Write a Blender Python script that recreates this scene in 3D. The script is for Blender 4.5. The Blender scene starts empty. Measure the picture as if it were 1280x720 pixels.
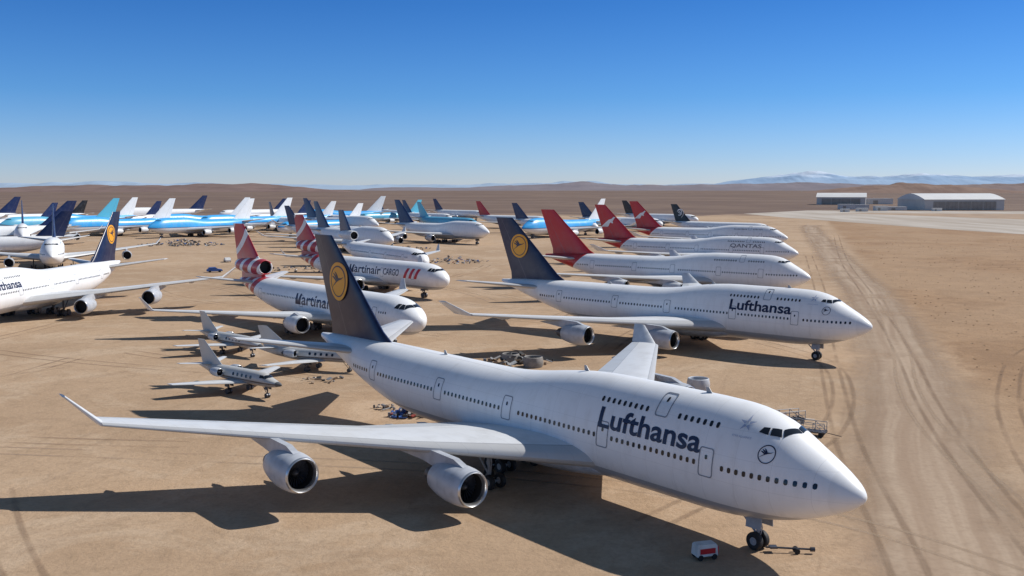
import bpy, bmesh, math, random
import numpy as np
from mathutils import Vector, noise
random.seed(7)
S=bpy.context.scene
COL=S.collection
S.view_settings.view_transform='Standard'
S.view_settings.look='None'
S.view_settings.exposure=0
# ---------------------------------------------------------------- node helpers
class NT:
    def __init__(s,name,rough=0.5,metal=0.0,spec=None):
        s.mat=bpy.data.materials.new(name); s.mat.use_nodes=True
        s.t=s.mat.node_tree; s.b=s.t.nodes['Principled BSDF']
        s.b.inputs['Roughness'].default_value=rough; s.b.inputs['Metallic'].default_value=metal
        if spec is not None: s.b.inputs['Specular IOR Level'].default_value=spec
        s.out=s.t.nodes['Material Output']
    def put(s,inp,v):
        if isinstance(v,bpy.types.NodeSocket): s.t.links.new(v,inp)
        elif isinstance(v,(tuple,list)) and len(v)==3 and inp.type=='RGBA': inp.default_value=(*v,1)
        else: inp.default_value=v
    def m(s,op,a,b=0.0,c=0.0,clamp=False):
        n=s.t.nodes.new('ShaderNodeMath'); n.operation=op; n.use_clamp=clamp
        s.put(n.inputs[0],a); s.put(n.inputs[1],b); s.put(n.inputs[2],c); return n.outputs[0]
    def mix(s,f,a,b,mode='MIX'):
        n=s.t.nodes.new('ShaderNodeMix'); n.data_type='RGBA'; n.blend_type=mode
        s.put(n.inputs[0],f); s.put(n.inputs[6],a); s.put(n.inputs[7],b); return n.outputs[2]
    def coord(s,kind='Object'):
        n=s.t.nodes.new('ShaderNodeTexCoord'); return n.outputs[kind]
    def xyz(s,v):
        n=s.t.nodes.new('ShaderNodeSeparateXYZ'); s.t.links.new(v,n.inputs[0]); return n.outputs
    def comb(s,x,y,z):
        n=s.t.nodes.new('ShaderNodeCombineXYZ')
        for i,v in enumerate((x,y,z)): s.put(n.inputs[i],v)
        return n.outputs[0]
    def noise(s,vec,scale,detail=4,rough=.55,dist=0):
        n=s.t.nodes.new('ShaderNodeTexNoise'); s.t.links.new(vec,n.inputs['Vector'])
        n.inputs['Scale'].default_value=scale; n.inputs['Detail'].default_value=detail
        n.inputs['Roughness'].default_value=rough; n.inputs['Distortion'].default_value=dist
        return n.outputs['Fac']
    def ramp(s,f,a,b,smooth=True):
        n=s.t.nodes.new('ShaderNodeMapRange'); n.interpolation_type='SMOOTHSTEP' if smooth else 'LINEAR'
        s.put(n.inputs[0],f); n.inputs[1].default_value=a; n.inputs[2].default_value=b
        return n.outputs[0]
    def bump(s,h,strength=.3,dist=.05):
        n=s.t.nodes.new('ShaderNodeBump'); s.t.links.new(h,n.inputs['Height'])
        n.inputs['Strength'].default_value=strength; n.inputs['Distance'].default_value=dist
        s.t.links.new(n.outputs[0],s.b.inputs['Normal'])
    def col(s,c): s.put(s.b.inputs['Base Color'],c); return s.mat
def simple(name,c,rough=.5,metal=0.0,var=.12,scale=1.5):
    k=NT(name,rough,metal); f=k.noise(k.coord(),scale,3)
    c2=tuple(x*(1-var*2) for x in c)
    return k.col(k.mix(k.ramp(f,.35,.75),c,c2))
def fus_mat(name,fn,rough=.33):
    k=NT(name,rough); o=k.coord(); x=k.xyz(o); s=k.m('MULTIPLY',x[0],-1.0)
    c=fn(k,s,x[1],x[2])
    fr=k.m('FRACT',k.m('MULTIPLY',s,1/2.54)); ln=k.m('LESS_THAN',fr,.012)
    fz=k.m('FRACT',k.m('MULTIPLY',x[2],1/1.7)); lz=k.m('LESS_THAN',fz,.016)
    line=k.m('MULTIPLY',k.m('MAXIMUM',ln,lz),.2)
    c=k.mix(line,c,(.25,.25,.27))
    st=k.comb(k.m('MULTIPLY',x[0],.9),k.m('MULTIPLY',x[1],.9),k.m('MULTIPLY',x[2],.22))
    d=k.ramp(k.noise(st,1.1,6,.65),.45,.8)
    d2=k.ramp(k.noise(o,.25,4),.4,.75)
    c=k.mix(k.m('MULTIPLY',d,.22),c,(.45,.42,.38))
    c=k.mix(k.m('MULTIPLY',d2,.10),c,(.47,.47,.48))
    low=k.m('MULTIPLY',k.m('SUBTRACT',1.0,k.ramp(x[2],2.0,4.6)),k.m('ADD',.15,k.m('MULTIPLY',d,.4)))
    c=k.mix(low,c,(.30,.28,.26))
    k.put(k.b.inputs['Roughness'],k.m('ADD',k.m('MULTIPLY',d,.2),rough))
    return k.col(c)
W=(.87,.87,.87); GREY=(.40,.42,.46)
def f_white(k,s,y,z):
    c=k.mix(k.m('LESS_THAN',z,3.35),W,GREY)
    return k.mix(k.m('LESS_THAN',s,1.7),c,(.82,.82,.82))
def f_qf(k,s,y,z):
    c=f_white(k,s,y,z); g=k.m('GREATER_THAN',k.m('ADD',s,k.m('MULTIPLY',z,1.1)),65.0)
    return k.mix(g,c,(.50,.015,.02))
def f_mp(k,s,y,z):
    c=k.mix(k.m('LESS_THAN',z,2.9),W,GREY)
    q=k.m('ADD',s,k.m('MULTIPLY',z,.8))
    g=k.m('MULTIPLY',k.m('GREATER_THAN',q,53.0),k.m('LESS_THAN',k.m('FRACT',k.m('MULTIPLY',q,.28)),.62))
    return k.mix(g,c,(.45,.015,.03))
def f_kl(k,s,y,z):
    c=k.mix(k.m('GREATER_THAN',z,5.2),(.7,.72,.74),(.04,.38,.80))
    return k.mix(k.m('MULTIPLY',k.m('GREATER_THAN',z,4.9),k.m('LESS_THAN',z,5.2)),c,(.02,.05,.2))
def f_blue(k,s,y,z):
    return k.mix(k.m('GREATER_THAN',z,4.0),(.7,.72,.74),(.10,.42,.62))
def f_jet(k,s,y,z):
    c=k.mix(k.m('LESS_THAN',z,1.45),(.56,.56,.54),(.30,.30,.31))
    b=k.m('MULTIPLY',k.m('GREATER_THAN',z,1.5),k.m('LESS_THAN',z,1.66))
    c=k.mix(b,c,(.10,.07,.06))
    return k.mix(k.m('LESS_THAN',s,.7),c,(.08,.08,.08))
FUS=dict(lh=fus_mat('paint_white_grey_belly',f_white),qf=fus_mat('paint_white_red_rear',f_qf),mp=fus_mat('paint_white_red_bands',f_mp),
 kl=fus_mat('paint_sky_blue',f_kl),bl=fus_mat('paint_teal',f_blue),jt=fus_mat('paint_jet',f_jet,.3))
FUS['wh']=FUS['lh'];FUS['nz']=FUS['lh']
def fin_mat(name,c,fn=None):
    k=NT(name,.3); u=k.xyz(k.coord('UV')); base=c
    if fn: base=fn(k,u)
    l=k.m('COMPARE',u[0],.70,.006)
    base=k.mix(k.m('MULTIPLY',l,.5),base,(.2,.2,.22) if sum(c)>1 else (.15,.15,.2))
    f=k.ramp(k.noise(k.coord(),.6,4),.4,.8)
    return k.col(k.mix(k.m('MULTIPLY',f,.12),base,(.25,.24,.25)))
NAVY=(.004,.009,.045)
def mpfin(k,u):
    g=k.m('GREATER_THAN',k.m('FRACT',k.m('ADD',k.m('MULTIPLY',u[1],1.4),k.m('MULTIPLY',u[0],.8))),.22)
    return k.mix(g,(.75,.75,.77),(.45,.015,.03))
FIN=dict(lh=fin_mat('fin_navy',NAVY),qf=fin_mat('fin_red',(.50,.015,.02)),mp=fin_mat('fin_red_white',(.5,.02,.035),mpfin),
 kl=fin_mat('fin_white',(.78,.8,.82)),bl=fin_mat('fin_teal',(.1,.45,.62)),wh=fin_mat('fin_dark_blue',(.010,.022,.09)),nz=fin_mat('fin_black',(.01,.01,.012)),jt=fin_mat('fin_cream',(.55,.54,.51)))
def wing_mat():
    k=NT('wing_paint',.38); u=k.xyz(k.coord('UV')); o=k.coord()
    c=k.mix(k.m('LESS_THAN',u[0],.10),(.70,.71,.72),(.50,.50,.50))
    c=k.mix(k.m('GREATER_THAN',u[0],.72),c,(.54,.56,.58))
    l=k.m('MAXIMUM',k.m('COMPARE',u[0],.72,.006),k.m('COMPARE',u[0],.10,.005))
    b=k.m('MULTIPLY',k.m('GREATER_THAN',u[0],.72),k.m('LESS_THAN',k.m('FRACT',k.m('MULTIPLY',u[1],7.0)),.02))
    p=k.m('MULTIPLY',k.m('LESS_THAN',k.m('FRACT',k.m('MULTIPLY',u[1],19.0)),.02),.35)
    l=k.m('MAXIMUM',k.m('MAXIMUM',l,b),p)
    c=k.mix(k.m('MULTIPLY',l,.55),c,(.15,.15,.17))
    d=k.ramp(k.noise(o,.5,5,.6),.4,.8)
    c=k.mix(k.m('MULTIPLY',d,.35),c,(.42,.40,.37))
    return k.col(c)
WING=wing_mat()
ENG=simple('nacelle_paint',(.50,.52,.56),.35,0,.14,.8)
ENGW=simple('nacelle_white',(.74,.75,.76),.35,0,.12,.8)
METAL=simple('bare_metal',(.62,.62,.63),.3,.85,.1,2)
DMETAL=simple('dark_metal',(.10,.10,.11),.45,.6,.2,4)
BLACK=simple('black_interior',(.012,.012,.014),.7)
TYRE=simple('tyre_rubber',(.018,.018,.02),.8)
def hubtyre():
    k=NT('tyre_with_hub',.7); x=k.xyz(k.coord()); r=k.m('SQRT',k.m('ADD',k.m('MULTIPLY',x[0],x[0]),k.m('MULTIPLY',x[2],x[2])))
    return k.col(k.mix(k.m('LESS_THAN',r,.27),(.018,.018,.02),(.35,.35,.36)))
TYREH=hubtyre()
STRUT=simple('gear_paint',(.40,.41,.43),.45)
GLASS=NT('dark_glass',.12).col((.012,.016,.024))
INK=NT('navy_lettering',.35).col((.008,.012,.05))
LINE=NT('door_outline',.5).col((.22,.24,.28))
YEL=NT('yellow_disc',.35).col((.82,.36,.015))
REDI=NT('red_lettering',.35).col((.55,.02,.03))
GREYI=NT('grey_lettering',.4).col((.12,.12,.14))
WHITEI=NT('white_emblem',.4).col((.78,.78,.78))
FADE=NT('pale_lettering',.4).col((.40,.45,.58))
# ---------------------------------------------------------------- mesh helpers
def finish(me,smooth=True,ang=35):
    me.validate(); bm=bmesh.new(); bm.from_mesh(me); bmesh.ops.recalc_face_normals(bm,faces=bm.faces); bm.to_mesh(me); bm.free()
    if smooth:
        me.shade_smooth(); me.set_sharp_from_angle(angle=math.radians(ang))
    return me
class MB:
    def __init__(s): s.v=[];s.f=[];s.uv=[]
    def add(s,vs,fs,uv=None):
        o=len(s.v); s.v+=[tuple(p) for p in vs]; s.f+=[tuple(i+o for i in f) for f in fs]
        s.uv+=uv if uv else [(0,0)]*len(vs)
    def loft(s,rings,cap=True,uvs=None,closed=True):
        n=len(rings[0]); vs=[p for r in rings for p in r]; fs=[]
        for i in range(len(rings)-1):
            for j in range(n if closed else n-1):
                a=i*n+j;b=i*n+(j+1)%n; fs.append((a,b,b+n,a+n))
        if cap: fs.append(tuple(range(n))); fs.append(tuple(range((len(rings)-1)*n,len(rings)*n)))
        s.add(vs,fs,[u for r in uvs for u in r] if uvs else None)
    def cyl(s,p0,p1,r0,r1=None,n=12,cap=True):
        r1=r0 if r1 is None else r1; p0=Vector(p0);p1=Vector(p1);d=(p1-p0).normalized()
        a=d.orthogonal().normalized(); b=d.cross(a)
        R=[[p+(a*math.cos(2*math.pi*i/n)+b*math.sin(2*math.pi*i/n))*r for i in range(n)] for p,r in((p0,r0),(p1,r1))]
        s.loft(R,cap)
    def revx(s,prof,n=32,c=(0,0,0),cap=False):
        s.loft([[(c[0]-x,c[1]+r*math.cos(2*math.pi*i/n),c[2]+r*math.sin(2*math.pi*i/n)) for i in range(n)] for x,r in prof],cap)
    def box(s,c,d,rz=0.0,ry=0.0,rx=0.0,taper=1.0):
        from mathutils import Euler
        M=Euler((rx,ry,rz)).to_matrix(); vs=[]
        for z in(-.5,.5):
            t=1 if z<0 else taper
            for x,y in((-.5,-.5),(.5,-.5),(.5,.5),(-.5,.5)):
                vs.append(Vector(c)+M@Vector((x*d[0]*t,y*d[1]*t,z*d[2])))
        s.add(vs,[(0,1,2,3),(4,5,6,7),(0,1,5,4),(1,2,6,5),(2,3,7,6),(3,0,4,7)])
    def mesh(s,name,mats=1,smooth=True,ang=35):
        me=bpy.data.meshes.new(name); me.from_pydata(s.v,[],s.f)
        ul=me.uv_layers.new(name='UVMap')
        for lp in me.loops: ul.data[lp.index].uv=s.uv[lp.vertex_index]
        for i in range(mats): me.materials.append(None)
        return finish(me,smooth,ang)
def obj(name,me,mat=None,parent=None,loc=(0,0,0),rot=(0,0,0)):
    o=bpy.data.objects.new(name,me); COL.objects.link(o)
    if me is not None and mat is not None:
        if len(me.materials)==0: me.materials.append(None)
        o.material_slots[0].link='OBJECT'; o.material_slots[0].material=mat
    o.parent=parent; o.location=loc; o.rotation_euler=rot
    return o
def tag(o,label,cat,group=None):
    o['label']=label; o['category']=cat
    if group: o['group']=group
    return o
def pchip(tab):
    x=np.array([t[0] for t in tab],float); y=np.array([t[1] for t in tab],float)
    h=np.diff(x); d=np.diff(y)/h; m=np.zeros(len(x)); m[0]=d[0]; m[-1]=d[-1]
    for i in range(1,len(x)-1):
        if d[i-1]*d[i]>0:
            w1=2*h[i]+h[i-1];w2=h[i]+2*h[i-1]; m[i]=(w1+w2)/(w1/d[i-1]+w2/d[i])
    def f(s):
        s=min(max(s,x[0]),x[-1]); i=min(int(np.searchsorted(x,s,side='right'))-1,len(x)-2); i=max(i,0)
        t=(s-x[i])/h[i]
        return float((1+2*t)*(1-t)**2*y[i]+t*(1-t)**2*h[i]*m[i]+t*t*(3-2*t)*y[i+1]+t*t*(t-1)*h[i]*m[i+1])
    return f
class Fus:
    def __init__(s,L,zt,zb,w,zc): s.L=L;s.zt=pchip(zt);s.zb=pchip(zb);s.w=pchip(w);s.zc=pchip(zc)
    def pt(s,a,th,off=0.0):
        zc=s.zc(a);up=s.zt(a)-zc;dn=zc-s.zb(a);w=s.w(a)
        h=up if math.sin(th)>=0 else dn
        y=w*math.cos(th);z=zc+h*math.sin(th)
        if off:
            n=Vector((0,math.cos(th)*h,math.sin(th)*w)); n=n.normalized() if n.length>0 else Vector((0,1,0))
            y+=n.y*off;z+=n.z*off
        return y,z
    def th(s,a,z):
        zc=s.zc(a); h=(s.zt(a)-zc) if z>=zc else (zc-s.zb(a))
        return math.asin(max(-1,min(1,(z-zc)/max(h,1e-4))))
    def side(s,a,z,sg,off=.02):
        y,zz=s.pt(a,s.th(a,z),off); return (-a,sg*y,zz)
    def mesh(s,name,n=48):
        st=[0.003,.04,.1,.2,.35,.55,.8,1.1,1.5,2,2.5,3,3.5,4,4.5,5,5.5,6,6.5,7,8,9,10]
        st=[t*min(1,s.L/60) for t in st]; k=st[-1]
        while k<s.L-1: k+=max(.3,s.L/68*1.1); st.append(min(k,s.L))
        if st[-1]<s.L: st.append(s.L)
        b=MB(); b.loft([[(-a,)+s.pt(a,2*math.pi*i/n) for i in range(n)] for a in st])
        return b.mesh(name)
def foil(u,tc): return 5*tc*(.2969*math.sqrt(u)-.126*u-.3516*u*u+.2843*u**3-.1036*u**4)
US=[0,.01,.03,.07,.12,.2,.3,.42,.55,.68,.8,.92,1]
def wing_mesh(name,secs,sg,vert=False):
    rings=[];uvs=[]; tot=secs[-1][0]-secs[0][0]
    full=[]
    for a,b in zip(secs,secs[1:]):
        n=max(1,int(abs(b[0]-a[0])/2.5))
        for i in range(n): t=i/n; full.append(tuple(a[j]*(1-t)+b[j]*t for j in range(5)))
    full.append(secs[-1])
    for sp,le,h,c,tc in full:
        r=[];q=[]
        up=[(u,foil(u,tc)*1.15) for u in US[::-1]]; lo=[(u,-foil(u,tc)*.85) for u in US[1:-1]]
        for u,t in up+lo:
            v=(sp-secs[0][0])/(tot or 1)
            if vert: r.append((-(le+u*c),t*c*.95,sp))
            else: r.append((-(le+u*c),sg*sp,h+t*c))
            q.append((u,v))
        rings.append(r);uvs.append(q)
    b=MB(); b.loft(rings,True,uvs); return b.mesh(name,ang=30)
def winglet_mesh(name,a,bb,sg):
    rings=[];dy=bb[0]-a[0];dz=bb[1]-a[1];l=math.hypot(dy,dz);ny,nz=dz/l,-dy/l
    for (y,z,le,c) in (a,bb):
        r=[]
        for u,t in [(u,foil(u,.11)) for u in US[::-1]]+[(u,-foil(u,.11)) for u in US[1:-1]]:
            r.append((-(le+u*c),sg*(y+ny*t*c),z+nz*t*c))
        rings.append(r)
    b=MB();b.loft(rings,True);return b.mesh(name)
def interp(secs,sp,k):
    for a,b in zip(secs,secs[1:]):
        if a[0]<=sp<=b[0]: t=(sp-a[0])/(b[0]-a[0]); return a[k]*(1-t)+b[k]*t
    return secs[-1][k] if sp>secs[-1][0] else secs[0][k]
# ---------------------------------------------------------------- decals
def slice_map(bm,mapf,da,db):
    def cut(ax,step):
        vs=[v.co[ax] for v in bm.verts]
        if not vs: return
        k=math.floor(min(vs)/step)+1
        while k*step<max(vs):
            co=[0,0,0];no=[0,0,0];co[ax]=k*step+1e-4;no[ax]=1
            bmesh.ops.bisect_plane(bm,geom=bm.verts[:]+bm.edges[:]+bm.faces[:],plane_co=co,plane_no=no); k+=1
    if da: cut(0,da)
    if db: cut(1,db)
    for v in bm.verts: v.co=mapf(v.co.x,v.co.y)
def decal(name,polys,mapf,da=None,db=None):
    bm=bmesh.new()
    for p in polys:
        bm.faces.new([bm.verts.new((a,b,0)) for a,b in p])
    bmesh.ops.triangulate(bm,faces=bm.faces[:]); slice_map(bm,mapf,da,db)
    me=bpy.data.meshes.new(name); bm.to_mesh(me); bm.free(); me.materials.append(None); return me
def m_polys(w,h,t):
    return [[(0,0),(t,0),(t,h*.66),(w/2-t*.32,0),(w/2+t*.32,0),(w-t,h*.66),(w-t,0),(w,0),(w,h),(w-t*1.25,h),(w/2,h*.34),(t*1.25,h),(0,h)]]
def text_mesh(name,txt,w,h,mapf,db=.22,bold=.018,da=None,space=1.0,lead_m=False):
    if lead_m: txt=txt[1:]
    cu=bpy.data.curves.new('t','FONT'); cu.body=txt; cu.offset=bold; cu.fill_mode='FRONT'; cu.resolution_u=4; cu.space_character=space
    o=bpy.data.objects.new('t',cu); COL.objects.link(o)
    dg=bpy.context.evaluated_depsgraph_get(); me=bpy.data.meshes.new_from_object(o.evaluated_get(dg))
    bpy.data.objects.remove(o)
    xs=[v.co.x for v in me.vertices]; ys=[v.co.y for v in me.vertices]
    x0,x1,y0,y1=min(xs),max(xs),min(ys),max(ys)
    off=h*1.12 if lead_m else 0
    for v in me.vertices: v.co.x=off+(v.co.x-x0)/(x1-x0)*(w-off); v.co.y=(v.co.y-y0)/(y1-y0)*h
    bm=bmesh.new(); bm.from_mesh(me)
    if lead_m:
        for p in m_polys(h*.98,h,h*.2):
            f=bm.faces.new([bm.verts.new((a,b,0)) for a,b in p]); bmesh.ops.triangulate(bm,faces=[f])
    slice_map(bm,mapf,da,db); bm.to_mesh(me); bm.free()
    me.name=name; me.materials.clear(); me.materials.append(None); return me
def rrect(a,b,w,h,r,n=3):
    P=[]
    for cx,cy,a0 in((w/2-r,h/2-r,0),(-w/2+r,h/2-r,90),(-w/2+r,-h/2+r,180),(w/2-r,-h/2+r,270)):
        for i in range(n+1):
            t=math.radians(a0+90*i/n); P.append((a+cx+r*math.cos(t),b+cy+r*math.sin(t)))
    return P
def outline(P,Q): return [(P[i],P[(i+1)%len(P)],Q[(i+1)%len(P)],Q[i]) for i in range(len(P))]
def ring2(cx,cy,r0,r1,n=32,a0=0,a1=360):
    c=lambda r,i:(cx+r*math.cos(math.radians(a0+(a1-a0)*i/n)),cy+r*math.sin(math.radians(a0+(a1-a0)*i/n)))
    return [(c(r0,i),c(r0,i+1),c(r1,i+1),c(r1,i)) for i in range(n)]
def disc(cx,cy,r,n=32): return [[(cx+r*math.cos(2*math.pi*i/n),cy+r*math.sin(2*math.pi*i/n)) for i in range(n)]]
def bird(cx,cy,r,mir=1):
    P=[[(-.98,-.52),(-.5,-.24),(-.15,-.05),(.2,.10),(.5,.17),(.92,.40),(.5,.27),(.15,.26),(-.15,.14),(-.5,-.13)],
       [(-.12,.12),(.12,.22),(-.02,.42),(-.22,.62),(-.50,.74),(-.26,.46)],
       [(-.20,.10),(-.06,.16),(-.30,.44),(-.52,.56),(-.76,.60),(-.46,.34)],
       [(-.34,.0),(-.18,.1),(-.5,.30),(-.72,.36),(-.92,.34),(-.60,.16)]]
    return [[(cx+mir*x*r,cy+y*r) for x,y in p] for p in P]
# ---------------------------------------------------------------- aircraft types
TY={}
TY['jumbo']=dict(
 fus=Fus(68.6,[(0,5.42),(.04,5.57),(.12,5.72),(.3,5.94),(.6,6.2),(1,6.5),(2,7.12),(3,7.68),(4,8.24),(5,8.84),(6,9.30),(7.5,9.72),(9,9.92),(12,10.0),(21,10.0),(24,9.85),(27,9.5),(30,9.05),(33,8.72),(36,8.6),(56,8.5),(62,8.35),(68.6,7.95)],
  [(0,5.38),(.04,5.24),(.12,5.10),(.3,4.92),(.6,4.68),(1,4.42),(2,3.90),(3,3.48),(5,2.82),(7,2.38),(9.5,2.07),(12,1.96),(46,1.95),(50,2.3),(55,3.35),(60,4.75),(65,6.25),(68.6,7.35)],
  [(0,.02),(.04,.18),(.12,.33),(.3,.55),(.6,.84),(1,1.12),(2,1.68),(3,2.14),(4,2.5),(6,2.96),(8,3.18),(10,3.25),(48,3.25),(52,3.08),(56,2.65),(60,2.0),(64,1.25),(68.6,.28)],
  [(0,5.4),(6,5.25),(46,5.2),(54,5.7),(62,6.7),(68.6,7.65)]),
 wing=[(2.4,20.6,3.6,17.2,.125),(12.5,29.4,4.45,10.0,.105),(31.2,45.8,6.1,4.1,.09)],
 winglet=((31.1,6.12,46.0,3.9),(32.9,7.95,49.6,1.7)),
 eng=[(11.9,24.0,2.5,1.0),(21.2,32.4,3.35,1.0)],
 fin=[(8.0,53.2,0,13.2,.095),(9.4,55.6,0,10.9,.1),(19.1,66.2,0,4.0,.09)],
 tail=[(.9,57.6,7.0,9.6,.09),(11.1,66.8,8.35,3.0,.09)],
 fair=(19,42,3.7,1.45),flaps=(5.8,9.0,14.8,18.2,25),
 ng=7.9,mg=[(30.5,5.5),(33.6,1.9)],wr=.62,winz=5.95,
 wins=[(2.4,8.8),(10.9,18.9),(20.6,30.1),(32.2,40.2),(42.2,51.8),(54.2,58.0)],upwins=[(9.6,13.3),(16.0,21.2)])
TY['trijet']=dict(
 fus=Fus(58.6,[(0,4.42),(.05,4.7),(.15,4.95),(.35,5.25),(.7,5.6),(1.2,6.0),(2,6.5),(3,7.0),(4,7.38),(5,7.62),(7,7.85),(9,7.9),(50,7.9),(55,7.7),(58.6,7.3)],
  [(0,4.38),(.05,4.1),(.15,3.85),(.35,3.5),(.7,3.1),(1.2,2.8),(2,2.4),(3,2.15),(5,1.95),(7,1.9),(38,1.9),(44,2.6),(50,4.0),(55,5.4),(58.6,6.4)],
  [(0,.02),(.05,.3),(.15,.6),(.35,.95),(.7,1.35),(1.2,1.75),(2,2.2),(3,2.55),(5,2.9),(7,3.0),(42,3.0),(48,2.55),(54,1.5),(58.6,.45)],
  [(0,4.4),(6,4.9),(40,4.9),(50,5.9),(58.6,6.9)]),
 wing=[(2.2,19.5,3.0,14.0,.12),(9.5,25.8,3.5,8.6,.11),(25.2,38.8,4.6,3.0,.09)],
 winglet=((25.1,4.65,39.3,2.6),(26.2,6.6,41.6,1.0)),
 eng=[(8.3,20.8,2.55,1.0)],
 fin=[(10.6,50.6,0,9.6,.09),(17.6,57.4,0,4.2,.09)],
 tail=[(1.0,49.6,6.8,7.6,.09),(9.0,56.6,7.9,2.9,.09)],
 fair=(17,36,3.4,1.5),flaps=(5.5,11,16),ng=8.0,mg=[(30.0,5.2),(31.5,0.01)],wr=.6,winz=5.5,
 wins=[(5.5,7.5),(9.5,19),(20.5,30),(31.5,45)],upwins=[])
TY['twin']=dict(TY['trijet']); TY['twin'].update(fin=[(7.4,46.0,0,9.6,.095),(16.5,55.2,0,3.8,.09)],eng=[(7.9,20.5,2.4,.95)],mg=[(30.0,4.8)],winglet=None)
TY['jet']=dict(
 fus=Fus(14.6,[(0,1.60),(.1,1.68),(.4,1.78),(1.2,1.98),(1.9,2.18),(2.5,2.44),(3.2,2.56),(4,2.58),(9,2.55),(11.5,2.45),(14.6,2.2)],
  [(0,1.56),(.1,1.48),(.4,1.38),(1.2,1.22),(2.3,1.12),(4,1.08),(9,1.08),(11.5,1.35),(14.6,2.05)],
  [(0,.01),(.1,.11),(.4,.26),(1.2,.47),(2.3,.66),(4,.74),(9,.74),(11.5,.52),(14.6,.10)],
  [(0,1.58),(3,1.78),(9,1.82),(14.6,2.12)]),
 wing=[(.4,5.2,1.2,3.5,.09),(6.6,9.0,1.45,1.2,.08)],winglet=None,
 eng=[(1.2,8.8,2.0,.32)],
 fin=[(2.35,10.0,0,3.9,.08),(4.9,13.4,0,1.3,.08)],
 tail=[(.2,11.8,2.4,2.0,.07),(2.9,13.6,2.6,.8,.07)],
 fair=None,flaps=(),ng=2.4,mg=[(7.2,1.3)],wr=.3,winz=2.0,wins=[(4.2,7.8)],upwins=[])
CACHE={}
def cached(k,fn):
    if k not in CACHE: CACHE[k]=fn()
    return CACHE[k]
def nacelle():
    b=MB(); b.revx([(.18,1.33),(.4,1.40),(.9,1.47),(1.5,1.5),(2.4,1.48),(3.3,1.36),(4.0,1.2),(4.5,1.06),(4.5,1.0),(3.9,1.02)],40)
    return b.mesh('nacelle')
def nac_lip():
    b=MB(); b.revx([(.5,1.10),(.25,1.12),(.08,1.17),(.0,1.24),(.03,1.29),(.18,1.335)],40); return b.mesh('intake_lip')
def nac_duct():
    b=MB(); b.revx([(.49,1.10),(.9,1.12),(1.5,1.16),(1.55,.01)],40); return b.mesh('intake_duct')
def nac_fan():
    b=MB()
    for i in range(26):
        a=2*math.pi*i/26; pts=[]
        for r,tw in((.3,.05),(.7,.09),(1.1,.13)):
            for dx,da in((0,-tw),(.16,tw)):
                t=a+da/r*.9; pts.append((-(1.2+dx),r*math.cos(t),r*math.sin(t)))
        b.add(pts,[(0,1,3,2),(2,3,5,4)])
    b.revx([(.85,.01),(.95,.14),(1.1,.25),(1.3,.33),(1.45,.34)],20)
    return b.mesh('fan',smooth=False)
def nac_core():
    b=MB(); b.revx([(3.9,1.0),(3.9,.86),(4.5,.82),(5.3,.66),(5.6,.56),(5.6,.48),(5.2,.45),(5.2,.4),(5.6,.36),(6.3,.08),(6.35,.01)],28); return b.mesh('exhaust_core')
def add_engine(parent,loc,sc,paint,low):
    e=obj('engine',cached('nac',nacelle),paint,parent,loc); e.scale=(sc,)*3
    obj('intake_lip',cached('lip',nac_lip),METAL,e)
    obj('intake_duct',cached('duct',nac_duct),BLACK,e)
    if not low: obj('fan',cached('fan',nac_fan),DMETAL,e)
    obj('exhaust_core',cached('core',nac_core),DMETAL,e)
    return e
def wheel_mesh(r,w):
    b=MB(); n=20
    prof=[(-w/2+.05*r,r*.3),(-w/2+.05*r,r*.5),(-w/2,r*.6),(-w/2,r*.86),(-w*.36,r*.97),(0,r),(w*.36,r*.97),(w/2,r*.86),(w/2,r*.6),(w/2-.05*r,r*.5),(w/2-.05*r,r*.3)]
    b.loft([[(q*math.cos(2*math.pi*i/n),p,q*math.sin(2*math.pi*i/n)) for i in range(n)] for p,q in prof],True)
    return b.mesh('wheel')
def add_gear(parent,s,y,top,r,bog,low,name):
    T='gear%s%s%s%s'%(s,y,r,bog)
    w=.42*r/.62*1.0; tr=.34*r/.62 if not bog else .56*r/.62
    def mk():
        b=MB(); b.cyl((0,0,r),(0,0,r+(top-r)*.55),r*.2,n=12); b.cyl((0,0,r+(top-r)*.5),(0,0,top),r*.3,n=12)
        b.cyl((0,-tr-w/2,r),(0,tr+w/2,r),r*.12,n=8)
        b.cyl((0,0,r*1.5),(-(top-r)*.9,0,top),r*.13,n=8)
        b.cyl((r*.28,0,r*1.4),(r*.55,0,(top+r)/2),r*.07,n=6);b.cyl((r*.55,0,(top+r)/2),(r*.25,0,top-.2),r*.07,n=6)
        if bog:
            b.box((0,0,r),(2.1*r*1.2,r*.35,r*.35))
            for dx in(-1,1): b.cyl((dx*r*1.2,-tr-w/2,r),(dx*r*1.2,tr+w/2,r),r*.12,n=8)
        else:
            for q in(-1,1): b.box((.1,q*r*1.0,top-r*.75),(r*2.0,.05,r*1.3),rx=q*.12)
        if low:
            for dx in((-1,1) if bog else (0,)):
                for q in(-1,1): b.cyl((dx*r*1.2,q*tr-w/2,r),(dx*r*1.2,q*tr+w/2,r),r,n=14)
        return b.mesh('landing_gear')
    g=obj(name,cached(T+str(low),mk),DMETAL if low else STRUT,parent,(-s,y,0))
    if not low:
        for dx in((-1,1) if bog else (0,)):
            for q in(-1,1):
                obj('wheel',cached('wh%s'%r,lambda:wheel_mesh(r,w)),TYREH if r>.5 else TYRE,g,(dx*r*1.2,q*tr,r))
    return g
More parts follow.
